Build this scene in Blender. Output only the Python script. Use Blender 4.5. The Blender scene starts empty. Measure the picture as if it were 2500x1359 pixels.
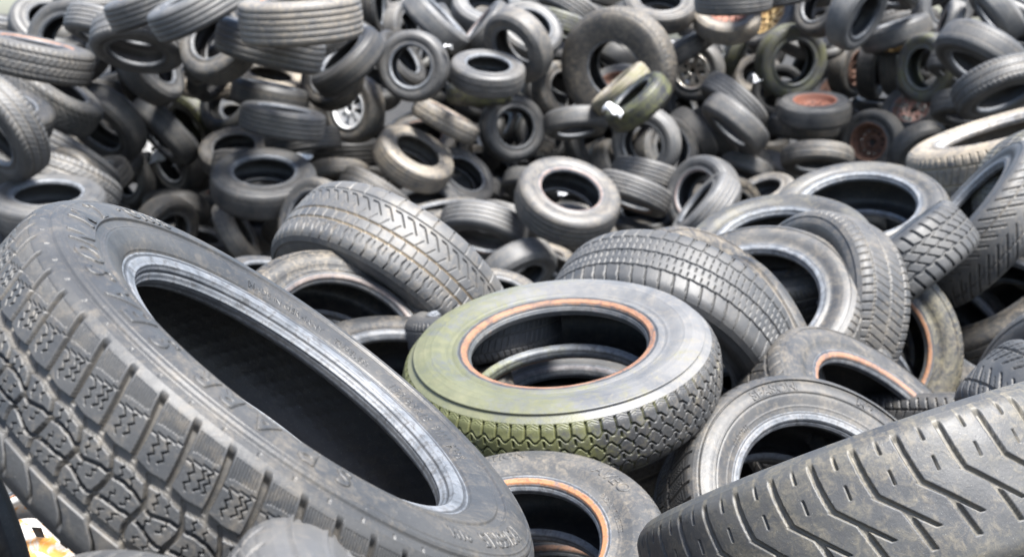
import bpy, bmesh, math, random
import numpy as np
from mathutils import Vector, Matrix
R_ = math.radians
rng = random.Random(7)

# ------------------------------------------------------------ camera, sky, sun, exposure
sc = bpy.context.scene
FPX = 2800.0                       # focal length in pixels of the 2500 px wide photograph
PITCH = R_(12.0)
CAM_H = 3.0
cd = bpy.data.cameras.new('camera'); cam = bpy.data.objects.new('camera', cd)
sc.collection.objects.link(cam); sc.camera = cam
cd.sensor_width = 36.0; cd.lens = FPX / 2500 * 36.0
cd.clip_start = 0.05; cd.clip_end = 3000
cd.dof.use_dof = True; cd.dof.focus_distance = 1.38; cd.dof.aperture_fstop = 7.5
cam.location = (0, 0, CAM_H); cam.rotation_euler = (math.pi/2 - PITCH, 0, 0)
world = bpy.data.worlds.new('World'); sc.world = world; world.use_nodes = True
nt = world.node_tree; bg = nt.nodes['Background']
sky = nt.nodes.new('ShaderNodeTexSky'); sky.sky_type = 'NISHITA'; sky.sun_disc = False
SUN_EL, SUN_AZ = R_(66), R_(140)   # azimuth clockwise from +Y: high, to the right and a little behind the camera
sky.sun_elevation = SUN_EL; sky.sun_rotation = SUN_AZ
sky.air_density = 1.0; sky.dust_density = 2.0; sky.ozone_density = 1.0
nt.links.new(sky.outputs[0], bg.inputs[0]); bg.inputs[1].default_value = 0.095
sd = bpy.data.lights.new('sun', 'SUN'); sun = bpy.data.objects.new('sun', sd); sc.collection.objects.link(sun)
sd.energy = 5.0; sd.angle = R_(22); sd.color = (1.0, 0.975, 0.94)
sdir = Vector((math.sin(SUN_AZ)*math.cos(SUN_EL), math.cos(SUN_AZ)*math.cos(SUN_EL), math.sin(SUN_EL)))
sun.rotation_euler = sdir.to_track_quat('Z', 'Y').to_euler(); sun.location = (4, 8, 12)
sc.view_settings.view_transform = 'Standard'; sc.view_settings.look = 'None'
sc.view_settings.exposure = 1.68; sc.view_settings.gamma = 1.0

CAMM = Matrix.Translation((0, 0, CAM_H)) @ Matrix.Rotation(math.pi/2 - PITCH, 4, 'X')
CR = np.array(CAMM.to_3x3())
def c2w(p): return CR @ np.asarray(p, float) + np.array([0, 0, CAM_H])
def w2c(p): return CR.T @ (np.asarray(p, float) - np.array([0, 0, CAM_H]))

# ------------------------------------------------------------ materials
def mat_new(name):
    m = bpy.data.materials.new(name); m.use_nodes = True
    t = m.node_tree; t.nodes.clear()
    o = t.nodes.new('ShaderNodeOutputMaterial'); b = t.nodes.new('ShaderNodeBsdfPrincipled')
    t.links.new(b.outputs[0], o.inputs[0]); return m, t, b
class NT:
    def __init__(s, t): s.t = t
    def n(s, ty, **k):
        x = s.t.nodes.new(ty)
        for a, v in k.items(): setattr(x, a, v)
        return x
    def put(s, inp, v):
        if hasattr(v, 'is_output') or isinstance(v, bpy.types.NodeSocket): s.t.links.new(v, inp)
        else: inp.default_value = v
    def m(s, op, a, b=0.0, c=None, clamp=False):
        x = s.n('ShaderNodeMath', operation=op, use_clamp=clamp)
        s.put(x.inputs[0], a); s.put(x.inputs[1], b)
        if c is not None: s.put(x.inputs[2], c)
        return x.outputs[0]
    def mix(s, f, a, b):
        x = s.n('ShaderNodeMix', data_type='RGBA'); s.put(x.inputs[0], f)
        for i, v in ((6, a), (7, b)):
            s.put(x.inputs[i], v if not isinstance(v, tuple) else (*v, 1.0) if len(v) == 3 else v)
        return x.outputs[2]
    def attr(s, name, kind='GEOMETRY'):
        x = s.n('ShaderNodeAttribute', attribute_name=name, attribute_type=kind); return x.outputs['Fac']
    def noise(s, vec, scale, det=4.0, rough=0.6, dist=0.0):
        x = s.n('ShaderNodeTexNoise'); s.put(x.inputs['Vector'], vec)
        x.inputs['Scale'].default_value = scale; x.inputs['Detail'].default_value = det
        x.inputs['Roughness'].default_value = rough; x.inputs['Distortion'].default_value = dist
        return x.outputs[0]
    def ramp(s, v, lo, hi):
        x = s.n('ShaderNodeMapRange', clamp=True); s.put(x.inputs[0], v)
        x.inputs[1].default_value = lo; x.inputs[2].default_value = hi; return x.outputs[0]
    def coords(s):
        tc = s.n('ShaderNodeTexCoord'); sd = s.attr('seed', 'OBJECT')
        c = s.n('ShaderNodeCombineXYZ'); s.put(c.inputs[0], sd); s.put(c.inputs[1], s.m('MULTIPLY', sd, 1.7)); s.put(c.inputs[2], s.m('MULTIPLY', sd, -0.6))
        v = s.n('ShaderNodeVectorMath', operation='ADD'); s.put(v.inputs[0], tc.outputs['Object']); s.put(v.inputs[1], c.outputs[0])
        return v.outputs[0]
    def bump(s, h, strength, dist, normal=None):
        x = s.n('ShaderNodeBump'); s.put(x.inputs['Height'], h)
        x.inputs['Strength'].default_value = strength; x.inputs['Distance'].default_value = dist
        if normal is not None: s.put(x.inputs['Normal'], normal)
        return x.outputs[0]

def rubber(name, rough=0.5, bead=False, liner=False):
    m, t, b = mat_new(name); q = NT(t); P = q.coords()
    tone = q.attr('tone', 'OBJECT'); dust = q.attr('dust', 'OBJECT'); moss = q.attr('moss', 'OBJECT'); rust = q.attr('rust', 'OBJECT'); gd = q.attr('groove_dust', 'OBJECT')
    gv = q.attr('gv'); sv = q.attr('s')
    n1 = q.noise(P, 6, 5, .62, .4); n2 = q.noise(P, 38, 6, .7, .3); n3 = q.noise(P, 240, 3, .6); n4 = q.noise(P, 14, 6, .7, 1.2)
    basec = q.mix(q.ramp(n1, .35, .68), (.031, .033, .036), (.068, .067, .065))
    if bead: basec = q.mix(q.ramp(n4, .35, .65), (.075, .083, .094), (.17, .182, .20))
    if liner: basec = q.mix(q.ramp(n1, .35, .65), (.018, .0185, .020), (.040, .040, .041))  # inner lining darkened so tyre insides look shaded
    vm = q.n('ShaderNodeVectorMath', operation='SCALE'); q.put(vm.inputs[0], basec); q.put(vm.inputs['Scale'], tone)
    col = vm.outputs[0]
    # dry dust, in drifts and speckles
    n5 = q.noise(P, 85, 8, .78, .8)
    d1 = q.ramp(q.m('ADD', q.m('ADD', q.m('MULTIPLY', n4, .40), q.m('MULTIPLY', n5, .60)), q.m('MULTIPLY', dust, .12)), .52, .66)
    scuff = q.m('SUBTRACT', 1.0, q.ramp(q.m('ABSOLUTE', q.m('SUBTRACT', q.noise(P, 9, 2, .5, 2.5), .5)), .0, .006))
    scuff = q.m('MULTIPLY', scuff, q.ramp(n4, .5, .6))
    d1 = q.m('MAXIMUM', d1, q.m('MULTIPLY', scuff, .5))
    dmask = q.m('MULTIPLY', q.m('MULTIPLY', d1, q.m('ADD', q.m('MULTIPLY', n3, .9), .25)), q.m('MINIMUM', q.m('MULTIPLY', dust, 1.15), 1.0), clamp=True)
    dmask = q.m('MULTIPLY', dmask, .85 if not liner else .4, clamp=True)
    dcol = q.mix(n2, (.25, .20, .135), (.50, .415, .30))
    col = q.mix(dmask, col, dcol)
    # soil lodged in the grooves
    gm = q.m('MULTIPLY', q.m('MULTIPLY', gv, gd), q.ramp(n2, .28, .5), clamp=True)
    col = q.mix(gm, col, (.46, .38, .27))
    # light specks
    sx = q.n('ShaderNodeSeparateXYZ'); q.put(sx.inputs[0], q.n('ShaderNodeTexCoord').outputs['Object'])
    side_ = q.m('ADD', q.m('MULTIPLY', sx.outputs[0], q.attr('moss_dir_x', 'OBJECT')), q.m('MULTIPLY', sx.outputs[1], q.attr('moss_dir_y', 'OBJECT')))
    sp = q.ramp(q.noise(P, 900, 1, .5), .74, .79)
    col = q.mix(q.m('MULTIPLY', sp, .5), col, (.42, .42, .40))
    # moss and algae
    mo = q.m('MULTIPLY', q.ramp(q.m('ADD', q.m('ADD', q.m('MULTIPLY', n4, .45), q.m('MULTIPLY', n5, .35)), q.m('ADD', q.m('ADD', q.m('MULTIPLY', n1, .35), q.m('MULTIPLY', side_, .55)), q.m('MULTIPLY', gv, .10))), .54, .66), moss, clamp=True)
    col = q.mix(q.m('MULTIPLY', mo, .85), col, q.mix(n2, (.040, .048, .013), (.135, .140, .050)))
    if bead:
        edge = q.m('ADD', sv, q.m('MULTIPLY', q.m('SUBTRACT', n5, .5), .34))
        band = q.m('MULTIPLY', q.ramp(edge, .60, .66), q.m('SUBTRACT', 1.0, q.ramp(edge, .84, .90)))
        rs = q.m('MULTIPLY', q.m('MULTIPLY', band, q.ramp(n4, .30, .46)), rust, clamp=True)
        pit = q.m('MULTIPLY', q.ramp(n4, .62, .70), .6)
        rs = q.m('MAXIMUM', rs, q.m('MULTIPLY', pit, q.m('ADD', q.m('MULTIPLY', rust, .6), .12)))
        col = q.mix(rs, col, q.mix(q.ramp(n5, .38, .62), (.15, .055, .024), (.52, .23, .08)))
        dk = q.m('MULTIPLY', q.ramp(n5, .50, .60), .7); col = q.mix(dk, col, (.04, .042, .045))
        w1 = q.m('ADD', sv, q.m('MULTIPLY', q.m('SUBTRACT', n2, .5), .06))
        for c_, h_ in ((.30, .05), (.56, .035), (.93, .05)):
            ln = q.m('SUBTRACT', 1.0, q.ramp(q.m('ABSOLUTE', q.m('SUBTRACT', w1, c_)), h_*.4, h_)); col = q.mix(q.m('MULTIPLY', ln, .75), col, (.022, .023, .025))
    t.links.new(col, b.inputs['Base Color'])
    ro = q.m('ADD', q.m('MULTIPLY', n2, .26), rough - .13)
    ro = q.m('ADD', ro, q.m('MULTIPLY', dmask, .25), clamp=True)
    t.links.new(ro, b.inputs['Roughness'])
    b.inputs['Specular IOR Level'].default_value = .45
    nb = q.bump(n3, .4, .0007); nb = q.bump(n5, .35, .0012, nb); nb = q.bump(n2, .3, .0016, nb)
    t.links.new(nb, b.inputs['Normal'])
    return m
M = dict(tread=rubber('tread_rubber', .52), side=rubber('sidewall_rubber', .46), bead=rubber('bead_rubber', .50, bead=True), liner=rubber('liner_rubber', .5, liner=True))

def metal_mat(name, c1, c2, c3, rough, met, lo=.5, hi=.62):
    m, t, b = mat_new(name); q = NT(t); P = q.coords()
    n1 = q.noise(P, 18, 6, .7, .6); n2 = q.noise(P, 90, 4, .6)
    col = q.mix(n2, c1, c2); k = q.ramp(n1, lo, hi); col = q.mix(k, col, c3)
    t.links.new(col, b.inputs['Base Color'])
    t.links.new(q.m('ADD', q.m('MULTIPLY', n2, .3), rough - .1), b.inputs['Roughness'])
    t.links.new(q.m('MULTIPLY', q.m('SUBTRACT', 1.0, k), met), b.inputs['Metallic'])
    t.links.new(q.bump(n2, .4, .001), b.inputs['Normal']); return m
M['white_rim'] = metal_mat('white_rim_paint', (.62, .64, .66), (.74, .75, .76), (.33, .20, .11), .4, 0, .56, .68)
M['cream_rim'] = metal_mat('dirty_white_rim_paint', (.36, .36, .35), (.46, .45, .43), (.50, .24, .06), .5, 0, .50, .58)
M['rusty_rim'] = metal_mat('rusty_steel', (.085, .045, .032), (.14, .08, .06), (.19, .10, .07), .75, 0, .45, .6)
M['pink_rim'] = metal_mat('faded_red_rim_paint', (.26, .13, .10), (.34, .21, .18), (.20, .22, .21), .6, 0, .5, .56)
M['alloy_rim'] = metal_mat('bare_alloy', (.55, .52, .47), (.75, .72, .66), (.20, .11, .07), .28, .9, .55, .66)
M['gold_rim'] = metal_mat('gold_rust_rim', (.48, .33, .13), (.62, .46, .24), (.22, .12, .06), .45, .3, .5, .6)
M['red_rim'] = metal_mat('red_primer_rim', (.20, .075, .05), (.27, .12, .08), (.12, .06, .05), .6, 0, .6, .7)
M['dark_hub'] = metal_mat('dark_hub_metal', (.03, .03, .03), (.05, .048, .045), (.09, .05, .03), .6, .2)
M['glint'] = metal_mat('glint_white', (.78, .79, .80), (.85, .85, .85), (.6, .6, .58), .3, 0, .66, .75)  # white sheets stand in for sky glints off water
M['stick'] = metal_mat('bare_wood', (.60, .48, .26), (.72, .62, .38), (.45, .35, .2), .6, 0, .6, .7)
M['chalk'] = metal_mat('yellow_paint', (.70, .64, .20), (.78, .74, .34), (.3, .3, .2), .6, 0, .5, .62)
def soil_mat():
    m, t, b = mat_new('soil'); q = NT(t); tc = q.n('ShaderNodeTexCoord').outputs['Object']
    n1 = q.noise(tc, .8, 6, .7); n2 = q.noise(tc, 22, 6, .7)
    col = q.mix(q.ramp(n1, .35, .65), (.012, .011, .010), (.022, .020, .017)); col = q.mix(q.ramp(n2, .5, .7), col, (.035, .031, .026))
    t.links.new(col, b.inputs['Base Color']); b.inputs['Roughness'].default_value = .9
    t.links.new(q.bump(n2, .8, .03), b.inputs['Normal']); return m
M['soil'] = soil_mat()

# ------------------------------------------------------------ helpers
COL = sc.collection
def mesh_grid(name, V, nr, nc, mat, attrs=None, closed=True, keep=None):
    me = bpy.data.meshes.new(name)
    i = np.arange(nr-1)[:, None]; ncf = nc if closed else nc-1
    j = np.arange(ncf)[None, :]; j2 = (j+1) % nc
    F = np.stack([i*nc+j, (i+1)*nc+j, (i+1)*nc+j2, i*nc+j2], -1).reshape(-1, 4)
    if keep is not None: F = F[keep.reshape(-1)]
    nf = len(F)
    me.vertices.add(len(V)); me.vertices.foreach_set('co', V.astype(np.float32).ravel())
    me.loops.add(nf*4); me.loops.foreach_set('vertex_index', F.astype(np.int32).ravel())
    me.polygons.add(nf); me.polygons.foreach_set('loop_start', np.arange(0, nf*4, 4, dtype=np.int32))
    me.polygons.foreach_set('use_smooth', np.ones(nf, dtype=bool))
    me.update(calc_edges=True)
    for k, a in (attrs or {}).items():
        at = me.attributes.new(k, 'FLOAT', 'POINT'); at.data.foreach_set('value', a.astype(np.float32).ravel())
    me.materials.append(mat); return me
def sstep(x, a, b): t = np.clip((x-a)/(b-a), 0, 1); return t*t*(3-2*t)
def gro(d, w, e=.0009):            # 1 inside a cut of width w centred on d = 0
    return 1 - sstep(np.abs(d), w/2, w/2+e)
def fr(x): return x - np.floor(x)
def tri(x): return np.abs(fr(x)-.5)*4-1      # -1..1 zigzag
def pmod(x, L): return (fr(x/L+.5)-.5)*L
def hsh(i, k=0.): return fr(np.sin(i*12.9898+k*78.233)*43758.5453)

# ------------------------------------------------------------ tyre cross-section
def spline(P, n):
    P = np.array(P, float); t = np.r_[0, np.cumsum(np.hypot(*np.diff(P, axis=0).T))]; L = t[-1]
    m = np.zeros_like(P); m[1:-1] = (P[2:]-P[:-2])/(t[2:]-t[:-2])[:, None]
    m[0] = (P[1]-P[0])/(t[1]-t[0]); m[-1] = (P[-1]-P[-2])/(t[-1]-t[-2])
    x = np.linspace(0, L, n); k = np.clip(np.searchsorted(t, x, 'right')-1, 0, len(P)-2)
    h = (t[k+1]-t[k]); u = ((x-t[k])/h)[:, None]; h = h[:, None]
    return (2*u**3-3*u**2+1)*P[k]+(u**3-2*u**2+u)*h*m[k]+(-2*u**3+3*u**2)*P[k+1]+(u**3-u**2)*h*m[k+1], x
def section(R, rb, W, TW, bead, sh=1.5):
    # (r, z) outline of the +z half: bead toe -> sidewall -> shoulder -> crown centre
    H = R-rb
    beadp = [(rb+.010, bead-.024), (rb+.001, bead-.019), (rb-.001, bead-.010), (rb+.001, bead-.002), (rb+.006, bead+.005), (rb+.014, bead+.0085), (rb+.021, bead+.009)]
    side = [beadp[-1], (rb+.28*H, W/2-.008), (rb+.48*H, W/2-.0005), (rb+.62*H, W/2), (rb+.78*H, W/2-.005), (R-.013-.010*sh, TW/2+.006+.006*sh), (R-.008-.005*sh, TW/2+.004+.002*sh)]
    tread = [side[-1], (R-.0045-.003*sh, TW/2-.001), (R-.003-.0015*sh, TW/2-.010), (R-.0020, TW/2*.6), (R-.0005, TW/2*.3), (R, 0)]
    return beadp, side, tread
def revolve(pts, s, nc, hfun=None, kind='side', R=.3, flip=False, name='part', mat=None, oval=0.0):
    if flip: pts = pts*np.array([1, -1]); pts = pts[::-1]; s = s[::-1]
    nr = len(pts)
    d = np.gradient(pts, axis=0); d /= np.maximum(np.hypot(d[:, 0], d[:, 1]), 1e-9)[:, None]
    N = np.stack([-d[:, 1], d[:, 0]], 1)          # outward when running toe(+z) .. see sign below
    th = np.linspace(0, 2*np.pi, nc, endpoint=False)
    S = np.repeat(s[:, None], nc, 1); TH = np.repeat(th[None, :], nr, 0)
    Z = np.repeat(pts[:, 1][:, None], nc, 1); RR = np.repeat(pts[:, 0][:, None], nc, 1)
    gv = np.zeros_like(S)
    if hfun is not None:
        h, gv = hfun(TH, Z, S, RR)
        RR = RR + N[:, 0][:, None]*h; Z = Z + N[:, 1][:, None]*h
    RR = RR*(1+oval*np.cos(2*TH))
    V = np.stack([RR*np.cos(TH), RR*np.sin(TH), Z], -1).reshape(-1, 3)
    return mesh_grid(name, V, nr, nc, mat, dict(gv=gv, s=S))

# ------------------------------------------------------------ tread patterns: return (height, groove mask)
def pat_winter(R, TW):             # the big foreground tyre
    NP = 56; L = 2*np.pi*R/NP; T = TW
    def f(TH, Z, S, RR):
        x = TH*R; y = Z; g = np.zeros_like(x); dp = np.zeros_like(x)
        def cut(mask, depth): nonlocal g, dp; g = np.maximum(g, mask*(depth > .0045)); dp = np.maximum(dp, mask*depth)
        ya, yb = .10*T, -.30*T       # the two long grooves
        cut(gro(y-ya-.0012*tri(x/L), .0082), .0062); cut(gro(y-yb, .0075), .0062)
        inn = (y < ya)*(y > yb); out = y > ya; oth = y < yb
        # outer shoulder blocks
        u = (y-ya)/(T/2-ya+.018)
        c = x + L*.55*np.clip(u, 0, 1.3)**1.6
        cut(gro(pmod(c, L), .0034+.0030*np.clip(u, 0, 1))*out, .0082)
        k = pmod(c+L/2, L)
        for q, off in enumerate((-.17, .10, .25)):
            zz = k - off*L - .0019*tri(y/.0075)
            on = (y > ya+.009+.003*q)*(y < T/2-.024+.002*q)
            if q == 2: on = on*(hsh(np.floor(c/L+.5)) > .45)
            cut(gro(zz, .0010, .0005)*on, .0042)
        # stepped row and fine comb beyond the shoulder
        yy = y-(T/2-.021)
        st = .0018*np.floor((k/L+.5)*4)
        cut(gro(yy-st+.003, .0014, .0005)*(np.abs(k) < L*.40)*out, .0015)
        comb = (yy > .004+st*.6)*(yy < .019)*(np.abs(k) < L*.33)
        cut(gro(pmod(k, L*.078), .0009, .0005)*comb, .0013)
        # centre blocks
        v = (y-yb)/(ya-yb)
        c2 = x + .0045*np.sin(v*np.pi*2+.5)+v*.016
        cut(gro(pmod(c2, L), .0036, .0007)*inn, .0078)
        ph = x/L
        l1 = y-(yb+(ya-yb)*.34)-.0034*tri(ph/2+.2)-.0012*tri(ph)
        l2 = y-(yb+(ya-yb)*.67)-.0034*tri(ph/2+.45)+.0012*tri(ph)
        cut(gro(l1, .0028, .0006)*inn, .0068); cut(gro(l2, .0028, .0006)*inn, .0068)
        kk = pmod(c2+L/2, L)
        for yc, wd in ((.16, .0065), (.50, .006), (.84, .0065)):
            for off in (-.2, .14):
                y0 = yb+(ya-yb)*yc+off*.012
                if yc == .5: a = (y-y0)+kk*.5; zz = kk-off*L-.0016*tri(a/.006); on = np.abs(y-y0) < wd
                else: zz = kk-off*L-(y-y0)*.35-.0016*tri((y-y0)/.006); on = np.abs(y-y0) < wd
                cut(gro(zz, .0010, .0005)*on*inn, .0042)
        # inner shoulder: plain curved cuts
        u2 = (yb-y)/(T/2+yb+.012)
        c3 = x-L*.75*np.sin(np.clip(u2, 0, 1.2)*2.4)+.2*L
        cut(gro(pmod(c3, L), .0034)*oth, .0075)
        ed = 1-sstep(np.abs(y), T/2-.006, T/2+.004)
        return -dp*ed, g*ed
    return f
def pat_ribs(R, TW, n=4, w=.006, lat=0., depth=.005, L=.03, slant=.0, zig=0.):
    def f(TH, Z, S, RR):
        NP = round(2*np.pi*R/L); LL = 2*np.pi*R/NP; x = TH*R; g = np.zeros_like(x)
        for i in range(n):
            y0 = TW*(-.34+.68*i/(n-1)) if n > 1 else 0
            g = np.maximum(g, gro(Z-y0-zig*tri(x/LL*2), w))
        if lat:
            a = np.abs(Z)/TW
            side = gro(pmod(x+slant*Z+.3*LL*np.sign(Z), LL), lat)*(a > .355)
            mid = gro(pmod(x-slant*Z*2, LL), lat*.55)*(a < .31)
            g = np.maximum(g, np.maximum(side, mid*.7))
        return -g*depth, g
    return f
def pat_worn(R, TW):
    def f(TH, Z, S, RR):
        x = TH*R; g = np.maximum(gro(Z-.25*TW, .004, .002), gro(Z+.25*TW, .004, .002))
        g = np.maximum(g, gro(pmod(x+Z, 2*np.pi*R/60), .002, .001)*(np.abs(Z) > .3*TW))
        return -g*.0015, g
    return f
def pat_chev(R, TW, NP=46, w=.0058):
    def f(TH, Z, S, RR):
        L = 2*np.pi*R/NP; x = TH*R; a = np.abs(Z)
        c = x + 1.1*a + L*.5*(Z > 0)
        g = gro(pmod(c, L), w)*(a > .06*TW)
        g = np.maximum(g, gro(a-.30*TW-.001*tri(x/L), .0035)); g = np.maximum(g, gro(pmod(c+L/2, L), .0009)*(a > .14*TW)*(a < .42*TW)*.6)
        return -g*.006, g
    return f
def pat_knob(R, TW, NP=44):
    def f(TH, Z, S, RR):
        L = 2*np.pi*R/NP; x = TH*R; a = np.abs(Z)
        g = gro(pmod(x+.25*Z, L), .009)*(a > .24*TW)
        g = np.maximum(g, gro(a-.235*TW-.003*tri(x/L), .007))
        g = np.maximum(g, gro(pmod(x+1.0*Z, L), .006)*(a < .24*TW)); g = np.maximum(g, gro(Z-.003*tri(x/L+.3), .005))
        return -g*.0085, g
    return f
def pat_old(R, TW):                # green centre tyre: zigzag ribs with narrow comb cuts
    def f(TH, Z, S, RR):
        NP = 72; L = 2*np.pi*R/NP; x = TH*R; g = np.zeros_like(x)
        for i, y0 in enumerate((-.33, -.11, .11, .33)):
            zz = Z-y0*TW-.0042*np.clip(tri(x/L/1.0+.25*(i % 2))*1.6, -1, 1)
            g = np.maximum(g, gro(zz, .0026))
        a = np.abs(Z)/TW
        for i, y0 in enumerate((-.22, 0, .22)):
            g = np.maximum(g, gro(pmod(x+L*.25*(i % 2)+.2*L, L), .0022)*(np.abs(Z-y0*TW-.004) < .055*TW))
        g = np.maximum(g, gro(pmod(x+.4*L, L), .003)*(a > .36)*(a < .56))
        zl = gro(pmod(a*TW-.0022*tri(x/L), .0035), .0007, .0005)*(a > .50)*(a < .64)*.5
        return -g*.006-zl*.0015, np.maximum(g, zl)
    return f
def pat_summer(R, TW):             # standing tread behind the green tyre
    def f(TH, Z, S, RR):
        NP = 58; L = 2*np.pi*R/NP; x = TH*R; g = np.zeros_like(x); a = Z/TW
        for y0, w, z in ((-.30, .003, .0012), (-.02, .0034, .0010), (.26, .003, .0012)):
            g = np.maximum(g, gro(Z-y0*TW-z*tri(x/L), w))
        g = np.maximum(g, gro(pmod(x+.25*Z, L), .0028)*(a > .26)); g = np.maximum(g, gro(pmod(x-.25*Z, L), .0028)*(a < -.30))
        g = np.maximum(g, gro(pmod(x+L*.45, L), .0018)*(a > .34)*(a < .46)); g = np.maximum(g, gro(pmod(x+L*.45, L), .0018)*(a < -.37))
        for y0, d in ((-.22, .3), (.06, .0), (.19, .6), (-.10, .8)):
            g = np.maximum(g, gro(pmod(x+d*L, L*.5), .0014)*(np.abs(a-y0) < .045))
        return -g*.0080, g
    return f
def pat_aqua(R, TW):               # large pale tread left of centre
    def f(TH, Z, S, RR):
        NP = 62; L = 2*np.pi*R/NP; x = TH*R; a = Z/TW; g = np.zeros_like(x)
        g = np.maximum(g, gro(Z-.24*TW, .0042)); g = np.maximum(g, gro(Z-.06*TW, .0042)); g0 = g.copy()
        g = np.maximum(g, gro(Z+.33*TW, .0022)); 
        g = np.maximum(g, gro(pmod(x+.002*np.sin(a*30), L), .0028)*(a > .24)); g = np.maximum(g, gro(pmod(x+.4*L, L), .0018)*(a > .30)*(a < .42)*.7)
        g = np.maximum(g, gro(pmod(x+.3*L, L), .0018)*(a > .06)*(a < .24)*.8)
        k = pmod(x+.9*Z, L); g = np.maximum(g, gro(k, .0034)*(a > -.27)*(a < -.10))
        g = np.maximum(g, gro(Z+.27*TW, .0026)*(pmod(x+.9*Z, L) > 0)*.9); g = np.maximum(g, gro(pmod(x-.5*Z, L), .0016)*(a > -.10)*(a < .04)*.6)
        g = np.maximum(g, gro(pmod(x+.2*L, L*1.5), .0022)*(a < -.33)*.7)
        return -g*.0066, g0
    return f
def pat_van(R, TW):                # worn tread lower right
    def f(TH, Z, S, RR):
        NP = 40; L = 2*np.pi*R/NP; x = TH*R; a = Z/TW; g = np.zeros_like(x)
        p1 = x-.13*L*np.clip((.5-a)/.37, 0, 1.2)**2
        g = np.maximum(g, gro(pmod(p1, L), .0052, .0020)*(a > .13))
        u2 = (.13-a)/.32; p2 = x-.13*L-L*u2
        g = np.maximum(g, gro(pmod(p2, L), .0062*(1-.6*np.clip(u2, 0, 1)), .0026)*(a <= .135)*(a > -.19))
        p3 = x-.57*L-.28*L*(-.01-a)/.32
        g = np.maximum(g, gro(pmod(p3, L), .0050, .0020)*(a < -.01)*(a > -.33))
        g = np.maximum(g, gro(pmod(x-.12*L*(.5-a)+.45*L, L), .0014, .0008)*(a > .17)*(a < .28)*.8)
        g = np.maximum(g, gro(pmod(x+.45*L, L), .0017, .0010)*(a > .40)*.8)
        h = -g*.0056*(1-sstep(np.abs(Z), TW/2-.008, TW/2+.002))
        return h+.0005*np.sin(x*60)*np.cos(Z*90), g
    return f

def side_ridges(rows, noise=0., serr=False):
    def f(TH, Z, S, RR):
        h = np.zeros_like(S)
        for c, w, a in rows: h = h + a*np.exp(-((S-c)/w)**2)
        for c, w, a in [(.93, .05, -.0006)]:
            if serr: h = h + a*(S > .86)*(.5+.5*np.sign(np.sin(TH*150)))
        return h, np.zeros_like(S)
    return f
def hero_side(TH, Z, S, RR):
    h = .0010*(sstep(S, .02, .035)-sstep(S, .30, .318))         # inner plain band step
    h = h - .0022*(sstep(S, .330, .35)-sstep(S, .43, .45))       # dark recessed ring
    h = h + .0012*np.exp(-((S-.325)/.008)**2)+.0010*np.exp(-((S-.455)/.008)**2)
    h = h + .0012*np.exp(-((S-.80)/.007)**2)+.0016*(sstep(S, .83, .85)-sstep(S, .885, .90))
    h = h - .0010*np.exp(-((S-.915)/.006)**2)
    # shoulder comb pads running a little onto the sidewall
    k = pmod(TH*.305+.010, 2*np.pi*.305/56); 
    h = h - .0016*(np.abs(k) > .0157)*(S > .95)
    return h, np.zeros_like(S)

# ------------------------------------------------------------ tyre kinds
KINDS = {}
def make_kind(key, R, rb, W, TW, pat, sidef=None, nc=(160, 160), nt=30, ns=12, ni=14, bead=None, oval=0.0, linerf=None, sh=1.6):
    bead = bead if bead is not None else W/2-.012
    bp, sp, tp = section(R, rb, W, TW, bead, sh)
    P = {}
    b, sb = spline(bp, max(8, ns*2//3)); P['bead'] = revolve(b, sb/sb[-1], nc[1], (lambda TH, Z, S, RR: (.0013*np.exp(-((S-.40)/.03)**2)-.0013*np.exp(-((S-.56)/.03)**2)+.0012*np.exp(-((S-.70)/.03)**2)-.0012*np.exp(-((S-.92)/.03)**2), 0*S)), name='bead', mat=M['bead'], oval=oval)
    P['bead2'] = revolve(b, sb/sb[-1], nc[1]//2 if nc[1] > 300 else nc[1], None, flip=True, name='bead', mat=M['bead'], oval=oval)
    s, ss = spline(sp, ns); sidef = sidef or side_ridges([(.12, .02, .0008), (.5, .02, .0009), (.78, .025, .0012)])
    P['side'] = revolve(s, ss/ss[-1], nc[1], sidef, name='sidewall', mat=M['side'], oval=oval)
    P['side2'] = revolve(s, ss/ss[-1], min(nc[1], 400), side_ridges([(.5, .03, .0008)]), flip=True, name='sidewall', mat=M['side'], oval=oval)
    h, hs = spline(tp, nt)
    full = np.vstack([h, (h*np.array([1, -1]))[::-1][1:]]); fs = np.linspace(0, 1, len(full))
    P['tread'] = revolve(full, fs, nc[0], pat(R, TW) if pat else None, name='tread', mat=M['tread'], oval=oval)
    T = .011
    inn = [(rb+.010, bead-.024), (rb+.024, bead-.015), (rb+.30*(R-rb), W/2-.008-T), (rb+.6*(R-rb), W/2-T), (R-.028, TW/2+.002), (R-.014, TW/2*.6), (R-.0125, 0)]
    i_, is_ = spline(inn, ni); fi = np.vstack([i_, (i_*np.array([1, -1]))[::-1][1:]])[::-1]
    P['liner'] = revolve(fi, np.linspace(0, 1, len(fi)), min(nc[1], 500), linerf, name='inner_liner', mat=M['liner'], oval=oval)
    KINDS[key] = dict(P=P, R=R, rb=rb, W=W, side=(s, ss), bead=bead)
def liner_lines(TH, Z, S, RR):
    x = TH*.3; g = gro(pmod(x+Z*.9, .024), .0016)*(np.abs(Z) < .05)
    return -g*.0016, 0*g
make_kind('hero', .305, .187, .172, .132, pat_winter, hero_side, nc=(3136, 1792), nt=120, ns=110, ni=60, bead=.062, linerf=liner_lines, sh=1.0)
make_kind('green', .288, .160, .142, .094, pat_old, side_ridges([(.10, .02, -.0010), (.16, .02, .001), (.47, .014, .0010), (.60, .012, .0006), (.82, .03, .0012)]), nc=(1656, 500), nt=75, ns=60, bead=.055, oval=.004, linerf=liner_lines)
make_kind('summer', .300, .190, .190, .155, pat_summer, None, nc=(1392, 400), nt=80, ns=40)
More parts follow.
